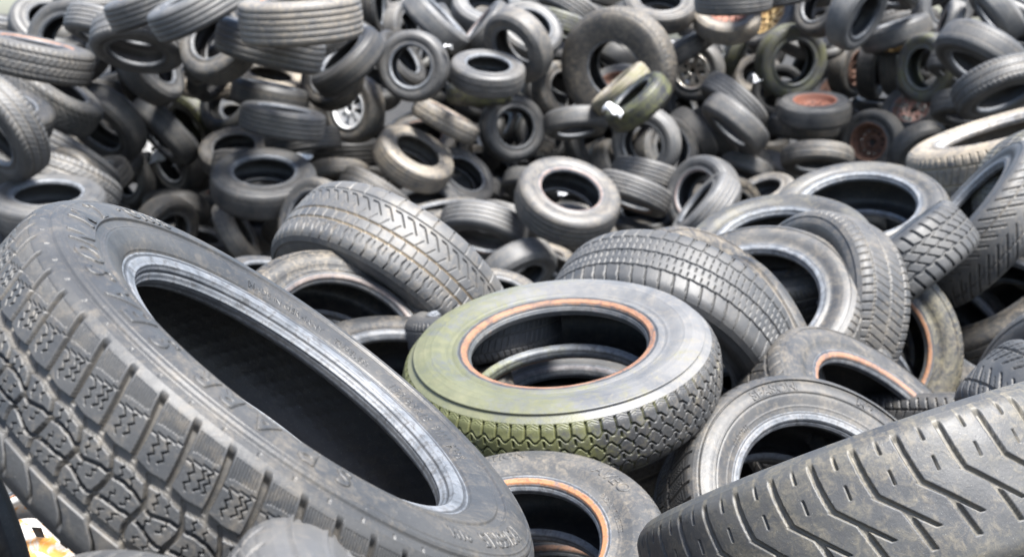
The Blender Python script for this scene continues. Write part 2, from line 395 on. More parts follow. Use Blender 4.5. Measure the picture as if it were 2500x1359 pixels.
make_kind('aqua', .308, .190, .195, .160, pat_aqua, None, nc=(1488, 400), nt=80, ns=40)
make_kind('van', .330, .200, .186, .160, pat_van, None, nc=(1600, 400), nt=90, ns=40, oval=.006)
make_kind('twin', .306, .187, .225, .192, pat_winter, side_ridges([(.12, .014, .0010), (.44, .018, .0022), (.40, .02, -.0016), (.84, .02, .002), (.90, .01, -.001)]), nc=(2240, 900), nt=84, ns=70, bead=.092)
make_kind('fine', .290, .166, .165, .125, lambda R, T: pat_ribs(R, T, 4, .004, .0018, .004, .016, .3), side_ridges([(.16, .012, .0010), (.42, .010, .0009), (.80, .02, .0014)]), nc=(1200, 700), nt=60, ns=50, bead=.070)
make_kind('sidey', .305, .190, .195, .160, lambda R, T: pat_ribs(R, T, 3, .006, .003, .006, .034, .5), side_ridges([(.10, .016, .0012), (.3, .014, .0009), (.74, .018, .0014), (.9, .015, .0012)]), nc=(900, 500), nt=50, ns=40)
make_kind('lateral', .300, .187, .185, .150, lambda R, T: pat_ribs(R, T, 3, .004, .0032, .006, .024, .2, .0008), None, nc=(1000, 300), nt=50, ns=30)
make_kind('knob', .305, .187, .190, .158, pat_knob, None, nc=(1100, 300), nt=60, ns=30)
make_kind('chev', .302, .187, .185, .150, pat_chev, None, nc=(700, 240), nt=46, ns=24)
# plainer kinds for the heap behind
make_kind('r', .305, .172, .190, .150, lambda R, T: pat_ribs(R, T, 4, .0085, 0, .0065), None, nc=(144, 144), nt=28, ns=14)
make_kind('b', .305, .172, .190, .150, lambda R, T: pat_ribs(R, T, 3, .008, .005, .006, .034, .4), None, nc=(420, 144), nt=26, ns=14)
make_kind('s', .300, .168, .188, .138, pat_worn, None, nc=(240, 144), nt=18, ns=14)
make_kind('n', .292, .160, .160, .118, lambda R, T: pat_ribs(R, T, 3, .006, .004, .005, .022, .2), None, nc=(420, 144), nt=22, ns=14)
make_kind('c', .305, .176, .192, .155, lambda R, T: pat_chev(R, T, 40, .006), None, nc=(420, 144), nt=28, ns=14)
make_kind('v', .320, .185, .225, .185, lambda R, T: pat_ribs(R, T, 5, .010, 0, .007), None, nc=(144, 144), nt=36, ns=14)
make_kind('t', .52, .235, .28, .20, lambda R, T: pat_ribs(R, T, 4, .012, .006, .010, .05, .2), side_ridges([(.06, .02, .003), (.14, .02, .003), (.86, .03, .004)]), nc=(420, 200), nt=26, ns=24, bead=.11)

# rims: lathe shells with real openings
def lathe(prof, nc, name, mat, holes=None):
    prof = np.array(prof, float); nr = len(prof); th = np.linspace(0, 2*np.pi, nc, endpoint=False)
    V = np.stack([prof[:, 0][:, None]*np.cos(th), prof[:, 0][:, None]*np.sin(th), np.repeat(prof[:, 1][:, None], nc, 1)], -1).reshape(-1, 3)
    keep = None
    if holes:
        keep = np.ones((nr-1, nc), bool)
        for r0, r1, n, frac in holes: 
            keep[r0:r1, :] &= ~((fr(np.arange(nc)/nc*n) < frac)[None, :])
    return mesh_grid(name, V, nr, nc, mat, keep=keep)
def rim_meshes(key, mat, rb, bead, style):
    r = rb-.002; b = bead
    barrel = [(r+.012, b+.008), (r+.010, b+.012), (r+.002, b+.011), (r-.004, b+.002), (r-.008, b-.03), (r-.030, b-.05), (r-.030, -b+.04), (r-.008, -b+.02), (r+.001, -b+.004), (r+.012, -b-.008)]
    P = {'barrel': lathe(barrel, 96, 'rim', M[mat])}
    if style == 'spoke':
        disc = [(r-.010, b-.018), (r-.025, b-.014), (r-.045, b-.012), (r-.080, b-.016), (.062, b-.012), (.048, b-.006), (.030, b-.008), (.029, b-.03)]
        P['disc'] = lathe(disc, 120, 'wheel_disc', M[mat], [(1, 4, 8, .42)])
    elif style == 'star':
        disc = [(r-.008, b-.010), (r-.030, b-.004), (r-.085, b-.010), (.062, b-.018), (.045, b-.016), (.030, b-.018), (.029, b-.04)]
        P['disc'] = lathe(disc, 120, 'wheel_disc', M[mat], [(1, 3, 7, .5)])
    elif style == 'deep':
        disc = [(r-.028, b-.075), (r-.050, b-.070), (r-.075, b-.060), (.085, b-.085), (.07, b-.088), (.060, b-.074), (.036, b-.072), (.034, b-.10)]
        P['disc'] = lathe(disc, 120, 'wheel_disc', M[mat], [(1, 2, 12, .35)])
    else:
        disc = [(r-.028, b-.035), (r-.050, b-.030), (r-.075, b-.020), (.085, b-.030), (.07, b-.040), (.060, b-.032), (.036, b-.034), (.034, b-.06)]
        P['disc'] = lathe(disc, 120, 'wheel_disc', M[mat], [(1, 2, 10, .3)])
    P['hub'] = lathe([(.034, b-.055), (.028, b-.05), (.027, b-.07), (.001, b-.07)] if style != 'deep' else [(.034, b-.095), (.028, b-.09), (.027, b-.11), (.001, b-.11)], 40, 'hub', M['dark_hub'])
    bz = {'spoke': b-.009, 'star': b-.014, 'deep': b-.070, 'dish': b-.030}[style]
    P['bolt'] = []
    for k in range(4):
        a = k*math.pi/2+.4; bm = bmesh.new()
        bmesh.ops.create_cone(bm, cap_ends=True, segments=6, radius1=.010, radius2=.008, depth=.014, matrix=Matrix.Translation((.050*math.cos(a), .050*math.sin(a), bz)))
        me = bpy.data.meshes.new('bolt'); bm.to_mesh(me); bm.free(); me.materials.append(M['dark_hub']); P['bolt'].append(me)
    RIMS[key] = P
RIMS = {}
for k, (m_, st) in dict(W1=('white_rim', 'spoke'), W2=('rusty_rim', 'deep'), W3=('alloy_rim', 'star'), W4=('pink_rim', 'dish'), W5=('gold_rim', 'spoke'), W6=('red_rim', 'dish'), W7=('rusty_rim', 'dish'), W8=('cream_rim', 'dish')).items():
    rim_meshes(k, m_, KINDS['s']['rb'], KINDS['s']['bead'], st)

# ------------------------------------------------------------ placing
THINGS = []
def link(name, me, parent, props):
    o = bpy.data.objects.new(name, me); COL.objects.link(o); o.parent = parent
    for k, v in props.items(): o[k] = v
    return o
def place(kind, pc, n, size, look, sag=.006, spin=None, name='tyre', group=None, label=None, cat='tyre', rim=None, **pr):
    """pc, n in camera axes (metres); size = outside diameter."""
    K = KINDS[kind]; w = c2w(pc); nw = Vector(CR @ np.asarray(n, float)).normalized()
    sc_ = size/(2*K['R'])
    q = nw.to_track_quat('Z', 'X'); spin = rng.uniform(0, 6.283) if spin is None else spin
    root = bpy.data.objects.new(name, None); COL.objects.link(root); root.empty_display_size = .1
    root.matrix_world = Matrix.Translation(Vector(w)) @ (q.to_matrix().to_4x4() @ Matrix.Rotation(spin, 4, 'Z')) @ Matrix.Diagonal((sc_*(1+sag), sc_*(1-sag), sc_, 1))
    p = dict(tone=1.0, dust=.35, moss=0.0, rust=0.0, groove_dust=.1, seed=rng.uniform(0, 40)); p.update(pr)
    parts = {}
    for nm, key in (('tread', 'tread'), ('sidewall', 'side'), ('sidewall', 'side2'), ('bead', 'bead'), ('bead', 'bead2'), ('inner_liner', 'liner')):
        parts[key] = link(nm, K['P'][key], root, p)
    if rim:
        P = RIMS[rim]; rr = link('rim', P['barrel'], root, p); rr.scale = (K['rb']/KINDS['s']['rb'],)*3
        link('wheel_disc', P['disc'], rr, p); link('hub', P['hub'], rr, p)
        for me in P['bolt']: link('bolt', me, rr, p)
    root['category'] = cat
    if group: root['group'] = group
    t = dict(root=root, pc=np.array(pc, float), n=np.array(n, float)/np.linalg.norm(n), size=size, kind=kind, look=look, label=label, parts=parts, pr=p, rim=rim)
    if label: root['label'] = label
    THINGS.append(t); return t
def ray(u, v):
    d = np.array([(u-1250)/FPX, (679.5-v)/FPX, -1.0]); return d/np.linalg.norm(d)
def pose(u, v, tilt, phi, dist):
    d = ray(u, v); r = np.cross(d, [0, 1, 0]); r /= np.linalg.norm(r); up = np.cross(r, d)
    t, p = R_(tilt), R_(phi)
    return d*dist, math.cos(t)*(-d)+math.sin(t)*(math.cos(p)*r+math.sin(p)*up)

# raised lettering bent onto a sidewall
def lettering(t, text, r0, h, ang, raise_=.0011, bold=1.0, parent_key='side', shear=0.0, spread=1.0):
    K = KINDS[t['kind']]; s, _ = K['side']
    cu = bpy.data.curves.new('lettering', 'FONT'); cu.body = text; cu.size = 1.0; cu.align_x = 'CENTER'; cu.resolution_u = 3
    cu.offset = .012*bold; cu.shear = shear; cu.space_character = spread
    to = bpy.data.objects.new('tmp', cu); COL.objects.link(to)
    dg = bpy.context.evaluated_depsgraph_get(); me0 = bpy.data.meshes.new_from_object(to.evaluated_get(dg))
    bpy.data.objects.remove(to); bm = bmesh.new(); bm.from_mesh(me0)
    k = h/.72                                    # cap height of the built-in font is about 0.72
    bmesh.ops.scale(bm, vec=(k, k, 1), verts=bm.verts)
    xs = [v.co.x for v in bm.verts]
    if not xs: bm.free(); return
    for yy in np.arange(-.2*h, h*1.05, max(.0022, h/8)):
        g = bm.verts[:]+bm.edges[:]+bm.faces[:]; bmesh.ops.bisect_plane(bm, geom=g, plane_co=(0, yy, 0), plane_no=(0, 1, 0))
    for xx in np.arange(min(xs), max(xs), .006):
        g = bm.verts[:]+bm.edges[:]+bm.faces[:]; bmesh.ops.bisect_plane(bm, geom=g, plane_co=(xx, 0, 0), plane_no=(1, 0, 0))
    ex = bmesh.ops.extrude_face_region(bm, geom=bm.faces[:])
    top = set(v for v in ex['geom'] if isinstance(v, bmesh.types.BMVert))
    rs, zs = s[:, 0], s[:, 1]
    for v in bm.verts:
        r = r0+v.co.y; a = ang-v.co.x/r0; z = float(np.interp(r, rs, zs))
        z += raise_ if v in top else -.0015
        v.co = (r*math.cos(a), r*math.sin(a), z)
    bmesh.ops.recalc_face_normals(bm, faces=bm.faces)
    me = bpy.data.meshes.new('lettering'); bm.to_mesh(me); bm.free(); me.materials.append(M['side'])
    link('lettering', me, t['parts'][parent_key], t['pr'])
def spot_angle(t, u, v):
    """angle on the +z face of tyre t that the photo shows at pixel (u, v)"""
    Mw = t['root'].matrix_world; inv = np.array(Mw.inverted())
    o = inv @ np.r_[0, 0, CAM_H, 1]; d = CR @ ray(u, v); dl = inv[:3, :3] @ d; zf = KINDS[t['kind']]['W']/2
    k = (zf-o[2])/dl[2]; p = o[:3]+dl*k
    return math.atan2(p[1], p[0]), math.hypot(p[0], p[1])

# ------------------------------------------------------------ the near tyres
def P_(c, n): return c, n
hero = place('hero', (-.2534, -.157, -1.1617), (.609, .791, .060), .610, '', spin=0.4, tone=.95, dust=.22, groove_dust=.07,
    label='huge grey winter tyre in the left foreground, chunky zigzag-cut tread and raised lettering')
green = place('green', (.0968, -.1842, -2.270), (-.116, .914, .389), .633, '', tone=1.0, dust=.3, moss=.95, rust=.6, groove_dust=.0,
    label='pale tyre lying flat in the centre, green moss on its tread, orange rust ring')
for k_, v_ in (('side', dict(tone=2.3, moss=.75, dust=.3)), ('bead', dict(tone=.55, moss=.1)), ('liner', dict(moss=.0, tone=.6))):
    for a_, b_ in v_.items(): green['parts'][k_][a_] = b_
ma, _r = spot_angle(green, 1010, 905)
for o_ in green['parts'].values(): o_['moss_dir_x'] = math.cos(ma); o_['moss_dir_y'] = math.sin(ma)
under = place('n', (.13, -.324, -2.516), (-.05, .93, .36), .54, '', tone=1.1, dust=.2, rust=.1, label='dark tyre lying beneath the mossy centre tyre, seen through its hole')
t = place('summer', (.384, -.159, -2.883), (-.42, -.70, .57), .638, '', tone=1.25, dust=.12, groove_dust=.0,
    label='standing tyre with clean narrow-cut tread arching behind the mossy centre tyre')
place('sidey', (.53, -.179, -3.13), (.52, .52, .68), .672, '', tone=.95, dust=.55, label='brown-walled tyre leaning against the back of the clean narrow-cut tread')
place('aqua', (-.310, -.036, -2.95), (-.50, -.74, .45), .650, '', tone=1.5, dust=.3, groove_dust=1.0,
    label='big pale tread arching left of centre with two cream dirt-filled grooves')
place('sidey', (-.394, -.18, -2.60), (.42, .60, .68), .53, '', tone=.62, dust=.45, rust=.15, label='dark tyre with black hole under the big pale arching tread')
twin = place('twin', (.556, -.468, -2.17), (.27, .56, .78), .572, '', tone=.95, dust=.25, groove_dust=.1,
    label='lettered winter tyre right of centre, its lower half hidden by the worn muddy tread')
rusty = place('fine', (.0046, -.466, -1.797), (-.18, .86, .48), .50, '', tone=1.15, dust=.34, rust=.9,
    label='brown dusty tyre at bottom centre with bright orange ring round a silver bead')
place('sidey', (.05, -.62, -1.95), (-.15, .9, .4), .50, '', tone=.8, dust=.3, rust=.5, label='lowest dark tyre seen through the orange-ringed hole at bottom centre')
c, n = pose(2140, 1270, 90.5, 112.5, 1.6)
place('van', c, n, .62, '', spin=.3, tone=1.1, dust=.30, moss=.10, groove_dust=.12, label='muddy worn tread with long slanting grooves filling the bottom right corner')
place('sidey', (.82, -.40, -2.65), (.493, .716, .494), .655, '', tone=1.0, dust=.35, rust=.65,
    label='leaning tyre with orange rust line, right behind the lettered winter tyre')
c, n = pose(2192, 1055, 82, 25, 3.5); place('lateral', c, n, .62, '', tone=1.1, dust=.15, label='short blocky tread poking up behind the leaning rust-lined tyre')
c, n = pose(2330, 1040, 88, 92, 3.2); place('lateral', c, n, .56, '', tone=.8, dust=.2, label='small stretch of grey tread low between the short blocky tread and the right edge')
c, n = pose(2680, 1140, 80, 230, 2.6); place('chev', c, n, .60, '', tone=1.25, dust=.1, label='slant-grooved tread standing at the right edge above the pale crown')
c, n = pose(2650, 1050, 40, 180, 3.0); place('sidey', c, n, .60, '', tone=1.15, dust=.3, label='grey sidewall at the right edge above the slant-grooved tread')
c, n = pose(2700, 1450, 75, 200, 1.8); place('chev', c, n, .60, '', tone=2.6, dust=.05, groove_dust=0., label='very pale tyre crown at the right edge just over the muddy worn tread')
c, n = pose(1250, 1965, 70, 55, 1.0)
ra = place('twin', c, n, .60, '', spin=1.1, tone=1.7, dust=.2, groove_dust=0., label='pale tyre cut off by the bottom edge, raised letters THE on its dark panel')
c, n = pose(480, 2328, 70, 220, 1.0); place('lateral', c, n, .60, '', tone=1.35, dust=.2, label='tread crown at the bottom left edge below the huge winter tyre')
c, n = pose(62, 1440, 40, 25, 1.75); place('s', c, n, .40, '', tone=.9, dust=.2, rust=.7, rim='W8', name='wheel', cat='wheel', label='wheel with white rim and orange edge in the bottom left corner')
c, n = pose(-425, 1400, 70, 200, 1.35); place('r', c, n, .52, '', tone=.45, dust=.1, label='black tyre at the far left edge beside the white-rimmed wheel')
c, n = pose(1185, 800, 82, 100, 2.62); place('lateral', c, n, .36/2*2, '', tone=1.25, dust=.2, label='small tread showing behind the upper left rim of the mossy centre tyre')
place('sidey', (1.25, .19, -4.13), (-.20, .80, .56), .625, '', tone=1.3, dust=.35, moss=.08, label='wide tyre lying flat at upper right with large oval hole and pale bead')
place('fine', (.842, .058, -3.62), (-.217, .82, .53), .60, '', tone=1.1, dust=.3, moss=.15, label='tyre lying half under the wide flat tyre, on its left side')
place('lateral', (.698, -.121, -3.30), (-.33, .666, .669), .625, '', tone=1.25, dust=.32, label='brown-grey ring tyre above the mossy centre tyre, tread showing on its right')
c, n = pose(1985, 775, 52, 165, 3.55); place('lateral', c, n, .64, '', tone=1.2, dust=.3, label='block tread tucked behind the right side of the brown-grey ring tyre')
place('sidey', (1.02, -.22, -3.45), (-.05, .12, .99), .625, '', tone=.72, dust=.5, rust=.7, moss=.25, label='olive tyre right of the brown-grey ring, orange rust on its inner edge')
place('sidey', (1.597, -.154, -3.80), (-.45, .42, .79), .61, '', tone=.85, dust=.4, label='dark tyre with deep black hole at the right edge under the chunky off-road tread')
c, n = pose(2178, 665, 87, 128, 3.75); place('knob', c, n, .55, '', tone=1.0, dust=.1, groove_dust=0., label='small chunky off-road tread leaning over the wide flat tyre')
c, n = pose(2400, 550, 78, 140, 4.2); place('chev', c, n, .62, '', tone=1.25, dust=.25, groove_dust=.1, label='chevron tread rising steeply beside the cream tyre at the right')
place('lateral', (1.95, .24, -4.1), (.30, .20, .93), .63, '', tone=1.35, dust=.35, moss=.3, label='tall tyre cut by the right edge, mossy streak inside its pale wall')
c, n = pose(2480, 378, 80, 103, 5.6); place('lateral', c, n, .92, '', tone=2.0, dust=1.0, groove_dust=.7, label='large cream dusty tyre lying at the upper right edge')
c, n = pose(2345, 500, 78, 60, 6.0); place('s', c, n, .62, '', tone=2.6, dust=1.0, label='cream tyre mostly hidden beneath the large cream one')
c, n = pose(1675, 668, 86, 96, 3.4); place('fine', c, n, .34, '', tone=1.1, dust=.2, label='thin strip of fine tread behind the top of the clean narrow-cut tread')
c, n = pose(1212, 745, 55, 80, 3.5); place('s', c, n, .36/.6*.5+.0, '', tone=.9, dust=.5, label='plain brown-grey sidewall between the big pale tread and the mossy centre tyre')
c, n = pose(975, 960, 60, 85, 2.5); place('s', c, n, .5, '', tone=.7, dust=.3, label='grey tyre sunk between the huge winter tyre and the mossy centre tyre')
c, n = pose(2030, 660, 70, 80, 4.6); place('chev', c, n, .6, '', tone=1.1, dust=.2, label='tread seen through the hole of the wide flat tyre')
c, n = pose(655, 690, 70, 80, 3.9); place('s', c, n, .30, '', tone=.9, dust=.3, label='small grey tyre shoulder between the huge winter tyre and the dark black-holed tyre')

# raised writing
def word(t, s, u, v, h, da=0.0, r0=None, **k):
    a, r = spot_angle(t, u, v); r = r-h/2 if r0 is None else r0; lettering(t, s, r, h, a+da, **k)
for ch, u, v in (('S', 372, 835), ('E', 327, 775), ('A', 285, 722), ('S', 243, 665), ('O', 217, 620), ('N', 201, 580), ('M', 200, 531), ('2', 226, 508)):
    word(hero, ch, u, v, .026, r0=.248, raise_=.0014, bold=1.2, shear=.15)
word(hero, '\u00b7 ORYS', 312, 500, .022, r0=.250, raise_=.0014, bold=1.5)
for ch, u, v in (('R', 480, 932), ('R', 547, 985), ('A', 640, 1052), ('P', 760, 1140), ('S', 850, 1188)):
    word(hero, ch, u, v, .024, r0=.249, raise_=.0014, bold=1.2, shear=.15)
word(hero, '91H', 1138, 1318, .013, r0=.256, raise_=.0010)
word(hero, '195/65R15', 1228, 1312, .018, r0=.253, raise_=.0013, bold=1.2)
word(hero, 'MADE IN GERMANY', 715, 757, .0085, r0=.214, raise_=.0017, bold=1.6)
word(hero, 'TUBELESS', 850, 855, .0085, r0=.214, raise_=.0017, bold=1.6)
word(hero, '195/65R15  91H  M+S', 1005, 995, .0115, r0=.213, raise_=.0018, bold=1.5)
word(hero, 'RADIAL', 1131, 1138, .008, r0=.215, raise_=.0009)
word(hero, '(E4)', 1178, 1197, .011, r0=.218, raise_=.0009); word(hero, '0234', 1186, 1222, .008, r0=.218, raise_=.0009); word(hero, '1168', 1178, 1250, .008, r0=.218, raise_=.0009)
word(twin, 'SEASON', 1890, 955, .022, r0=.250, raise_=.0016, bold=2); word(twin, 'M2', 2120, 965, .022, r0=.250, raise_=.0016, bold=2)
word(twin, '195/65R15', 1835, 1075, .010, r0=.215, raise_=.0012)
word(rusty, 'TION', 1240, 1112, .020, raise_=.0014, bold=1.5); word(rusty, 'AVEO', 1498, 1165, .026, raise_=.0016, bold=1.6)
word(rusty, 'RADIAL TUBELESS', 1500, 1240, .010, raise_=.001)
word(ra, 'THE RAI', 880, 1335, .017, raise_=.0014, bold=1.3)
# ------------------------------------------------------------ the heap behind: one line per tyre seen in the photograph
# centre u v, apparent diameter, tilt, direction its face points, kind, tone, extra (rim / moss), depth nudge
FAR = '''
-12 68 150 85 80 r g
85 142 248 84 82 b b -.04
172 105 195 32 172 s g
128 70 180 45 80 s g . .05
98 -15 130 84 5 n g . -.02
265 72 190 78 255 r l . .03
338 102 215 64 262 b l
372 8 215 86 115 r g . -.02
482 18 235 84 120 r l . -.04
362 162 190 62 35 s g y -.02
230 232 150 76 270 r d . .02
300 197 150 88 110 r g . .01
258 300 200 60 228 s g
338 268 150 82 115 b g . .01
125 232 235 76 58 c g
5 312 245 66 215 b g . -.02
-25 345 205 68 212 r g . -.04
155 400 255 80 240 r g
155 452 255 77 250 b g . -.04
255 378 175 45 60 s b . .04
322 432 150 52 185 n g . .01
120 505 245 66 95 s g . -.06
-45 420 170 35 0 s b . -.08
-5 535 130 42 20 s d . -.09
55 565 190 84 100 s g . -.05
350 333 120 75 235 n g . .03
432 390 160 56 200 b g . .01
425 438 135 70 352 b g
430 512 155 68 265 b g . -.03
402 562 175 48 330 s b . -.06
540 102 208 50 142 r b
735 46 285 84 96 v c . .02
660 112 262 86 78 r b . .05
658 200 175 70 80 n c . .04
660 236 190 86 80 s d
690 296 208 83 82 r g . -.02
705 262 180 72 215 b b . .05
850 152 200 76 132 s d y -.02
866 266 165 42 178 s b W1 -.02
905 285 150 80 175 s g . .03
490 205 150 76 85 n c . .03
478 300 180 66 215 s d m .07
400 322 185 80 225 s g . .05
905 12 155 76 5 b d . .03
575 375 170 55 100 s b . .02
624 415 205 82 262 b b
645 448 248 60 90 s g . -.02
825 428 155 70 272 n c
838 372 195 86 92 r d . .05
578 568 165 76 30 n c . -.13
632 562 170 70 88 r g . -.08
765 535 205 52 160 s b . -.10
915 475 185 80 238 b g . -.03
1040 505 175 68 90 s l . -.01
1080 530 195 80 100 s b . -.03
1180 562 218 66 258 r l . -.05
1140 595 160 80 248 c c . -.06
1245 585 130 78 240 s c . -.05
1262 662 205 64 300 s l . -.09
1393 605 245 44 250 r b . -.07
1385 490 262 52 72 r b . -.03
1010 388 200 60 60 r c
1030 345 170 55 90 s b . .03
1125 438 170 50 50 r g . -.01
1190 425 175 56 60 s b . .02
1150 468 150 70 270 b g . -.03
1235 475 155 78 260 r l . -.01
1250 313 165 22 12 s g
1088 294 178 86 62 n c . -.02
1010 162 172 18 182 s g . -.02
1190 180 182 66 84 b g . -.02
1170 228 158 84 90 s d m .01
1064 55 180 84 47 s l y -.03
1080 12 125 35 20 s g
985 72 130 56 10 r b . .01
1185 77 165 84 140 r g . -.02
1265 112 185 50 215 s b
1245 118 100 86 130 n g m .04
1290 78 170 48 62 s g . .03
1315 150 135 84 105 s b . -.01
1385 182 165 46 235 s g . .01
1370 62 160 82 252 r g m .03
1400 30 175 78 235 r b . .05
1510 165 285 26 200 t q
1505 228 165 48 112 s g W7 -.02
1515 217 158 85 130 n c m -.05
1558 250 180 76 130 s d m -.06
1365 225 152 46 20 s b .
1405 300 160 76 275 s g . -.03
1452 346 162 34 20 s g
1578 350 172 26 200 s l . -.02
1628 368 170 42 20 s b . .02
1580 432 185 80 255 r g . -.03
1545 472 190 80 250 r g . -.05
1570 542 185 60 80 s d . -.04
1540 568 135 68 240 n c . -.06
1590 580 135 64 225 s c . -.08
1715 477 198 42 165 s g . -.03
1722 512 205 80 140 r l . -.08
1865 482 165 64 108 s c . -.03
2130 347 152 26 180 s g W2 -.02
2233 275 152 40 112 s g W4
2245 366 145 50 305 s g . -.04
1988 270 170 73 87 s g W6 -.01
1962 308 165 84 85 s b . .01
1995 386 170 74 268 n b . -.01
2030 418 150 84 90 s d . .01
1930 150 170 24 340 b g m -.02
2075 165 140 60 350 r b W7
2128 172 130 74 355 r g . -.01
2183 160 134 76 2 b g . -.02
2267 165 156 42 185 r g m -.03
2200 77 175 70 280 b g W5
2188 82 162 86 105 s g . -.02
2092 30 175 64 330 s l
2008 15 145 46 150 s b
1890 62 152 62 130 s b W5
1775 46 160 55 85 s c W6
1790 0 182 84 90 r b . -.02
1705 66 100 84 100 n c . .03
1665 120 90 86 80 n b . .05
1668 122 160 85 118 n g . -.02
1790 128 125 85 155 b g m -.01
1696 172 145 22 190 s g W3 .02
1680 228 90 76 275 s d . -.03
1792 252 175 78 228 r l . -.02
1795 302 178 78 228 s g . -.03
1848 187 115 34 90 s c . .03
1690 332 150 74 215 r g .
1735 342 165 74 215 r d . .03
1662 266 95 50 30 s g
1822 416 135 72 250 s g . -.02
1910 426 155 72 240 s g . -.03
1862 352 120 74 85 s b . .03
1752 402 135 60 80 s b . .01
1900 455 120 78 265 s d . -.02
2016 125 100 84 110 n g . .03
2042 217 112 65 120 s g W7 .02
2102 278 120 82 95 s g . .05
2145 262 125 80 85 s b . .05
2316 70 130 82 160 n l . -.02
2302 12 145 32 0 s l
2400 142 218 68 235 s g . -.01
2380 142 155 78 250 b g . -.03
2345 166 145 76 250 b g . -.04
2440 212 205 70 292 b g . -.05
2370 262 170 74 265 b g . -.05
2505 242 165 70 130 s d . -.03
2430 22 165 80 215 s l
2482 27 155 84 60 s g . .02
2485 78 145 76 250 n l . .02
1190 25 175 55 80 s l . .04
1610 20 170 58 85 s b . .02
1560 -10 120 60 20 s l . .04
620 -30 190 80 95 b g . .03
760 -40 180 70 90 s b . .05
830 -12 120 85 100 n g . .06
940 -15 140 60 30 s b . .06
1010 -20 130 45 100 s g . .07
1110 -20 150 70 80 r l . .07
1290 -10 170 75 95 r l . .06
1450 -25 150 84 70 s b . .07
1660 -30 170 60 90 s b . .05
1900 -20 170 84 95 b g . .05
2000 -45 160 60 90 s b . .06
2150 -30 180 78 250 b g . .04
2380 -30 160 50 90 s g . .06
230 -20 180 60 90 s g . .06
330 -40 190 84 80 r g . .05
560 -50 190 60 110 s g . .06
2100 100 130 74 250 b d . .07
2240 -40 150 60 80 s g . .07
50 110 130 60 30 r g . .05
1330 240 130 50 30 s g . .07
1400 420 120 70 90 s b . .08
1330 375 130 74 250 s b . .04
760 250 160 80 70 s b . .09
960 330 150 82 100 r b . .06
1340 -45 150 60 90 s g . .08
1960 95 130 60 70 s g . .06
1650 410 130 60 80 s b . .06
1850 30 120 84 100 s b . .06
2330 420 150 70 250 s g . .05
520 440 150 84 115 r g . .03
480 360 150 80 95 r g . .05
700 640 160 60 60 s g . .02
560 480 160 78 110 s g . .05
1500 395 130 70 60 s d . .07
1740 250 120 60 250 s g . .08
2070 330 120 60 60 s d . .07
870 90 140 70 60 s d . .09
1330 530 150 80 95 r l . -.02
1250 540 165 78 250 r l . .0
1330 640 160 70 80 s c . -.05
1180 650 175 78 240 b l . -.05
1100 560 150 80 95 s g . -.01
1480 600 145 76 250 b l . -.05
1610 610 150 66 95 s l . -.05
1700 600 155 80 120 b g . -.06
1660 545 150 60 90 s g . -.03
1300 455 150 70 255 s g . .0
1280 420 130 76 90 s b . .02
480 600 175 70 80 s g . -.06
700 610 160 80 90 r g . -.08
900 410 130 75 80 s g . .03
1130 365 125 70 90 r g . .03
1980 445 135 80 100 s b . .0
1770 455 140 74 250 r g . -.01
1560 500 150 70 90 s g . .0
520 395 150 80 95 b g . .02
1060 440 150 80 250 r g . .01
'''
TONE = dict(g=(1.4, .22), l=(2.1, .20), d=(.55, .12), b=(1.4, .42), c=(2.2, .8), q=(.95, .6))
rows = []
for ln in FAR.strip().splitlines():
    a = ln.split(); u, v, D, ti, ph = map(float, a[:5])
    rows.append(dict(u=u, v=v, D=D, tilt=ti, phi=ph, kind=a[5], tone=a[6], ex=a[7] if len(a) > 7 else '.', nud=float(a[8]) if len(a) > 8 else (float(a[7]) if len(a) > 7 and a[7][0] in '-.' and len(a[7]) > 1 else 0)))
    if rows[-1]['ex'][0] in '-.': rows[-1]['ex'] = '.'
U = np.array([r['u'] for r in rows]); Vv = np.array([r['v'] for r in rows])
LD = np.array([math.log((.62 if r['kind'] != 't' else 1.05)*FPX/max(r['D'], 125 if r['kind'] != 'n' else 120)) for r in rows])
wts = np.array([1. if r['D'] > 140 else .5 for r in rows])
for r in rows:
    w = np.exp(-((U-r['u'])/190)**2-((Vv-r['v'])/75)**2)*wts
    base = (w@LD)/w.sum(); own = math.log((.62 if r['kind'] != 't' else 1.05)*FPX/r['D'])
    d = math.exp(.82*base+.18*own)*(1+r['nud']*.9)
    size = r['D']*d/FPX
    lo, hi = (.50, .76) if r['kind'] != 't' else (.9, 1.2)
    if r['D'] < 118: lo = .36
    size = min(max(size, lo), hi); r['dist'] = size*FPX/r['D']; r['size'] = size
    r['c'], r['nn'] = pose(r['u'], r['v'], r['tilt'], r['phi'], r['dist'])
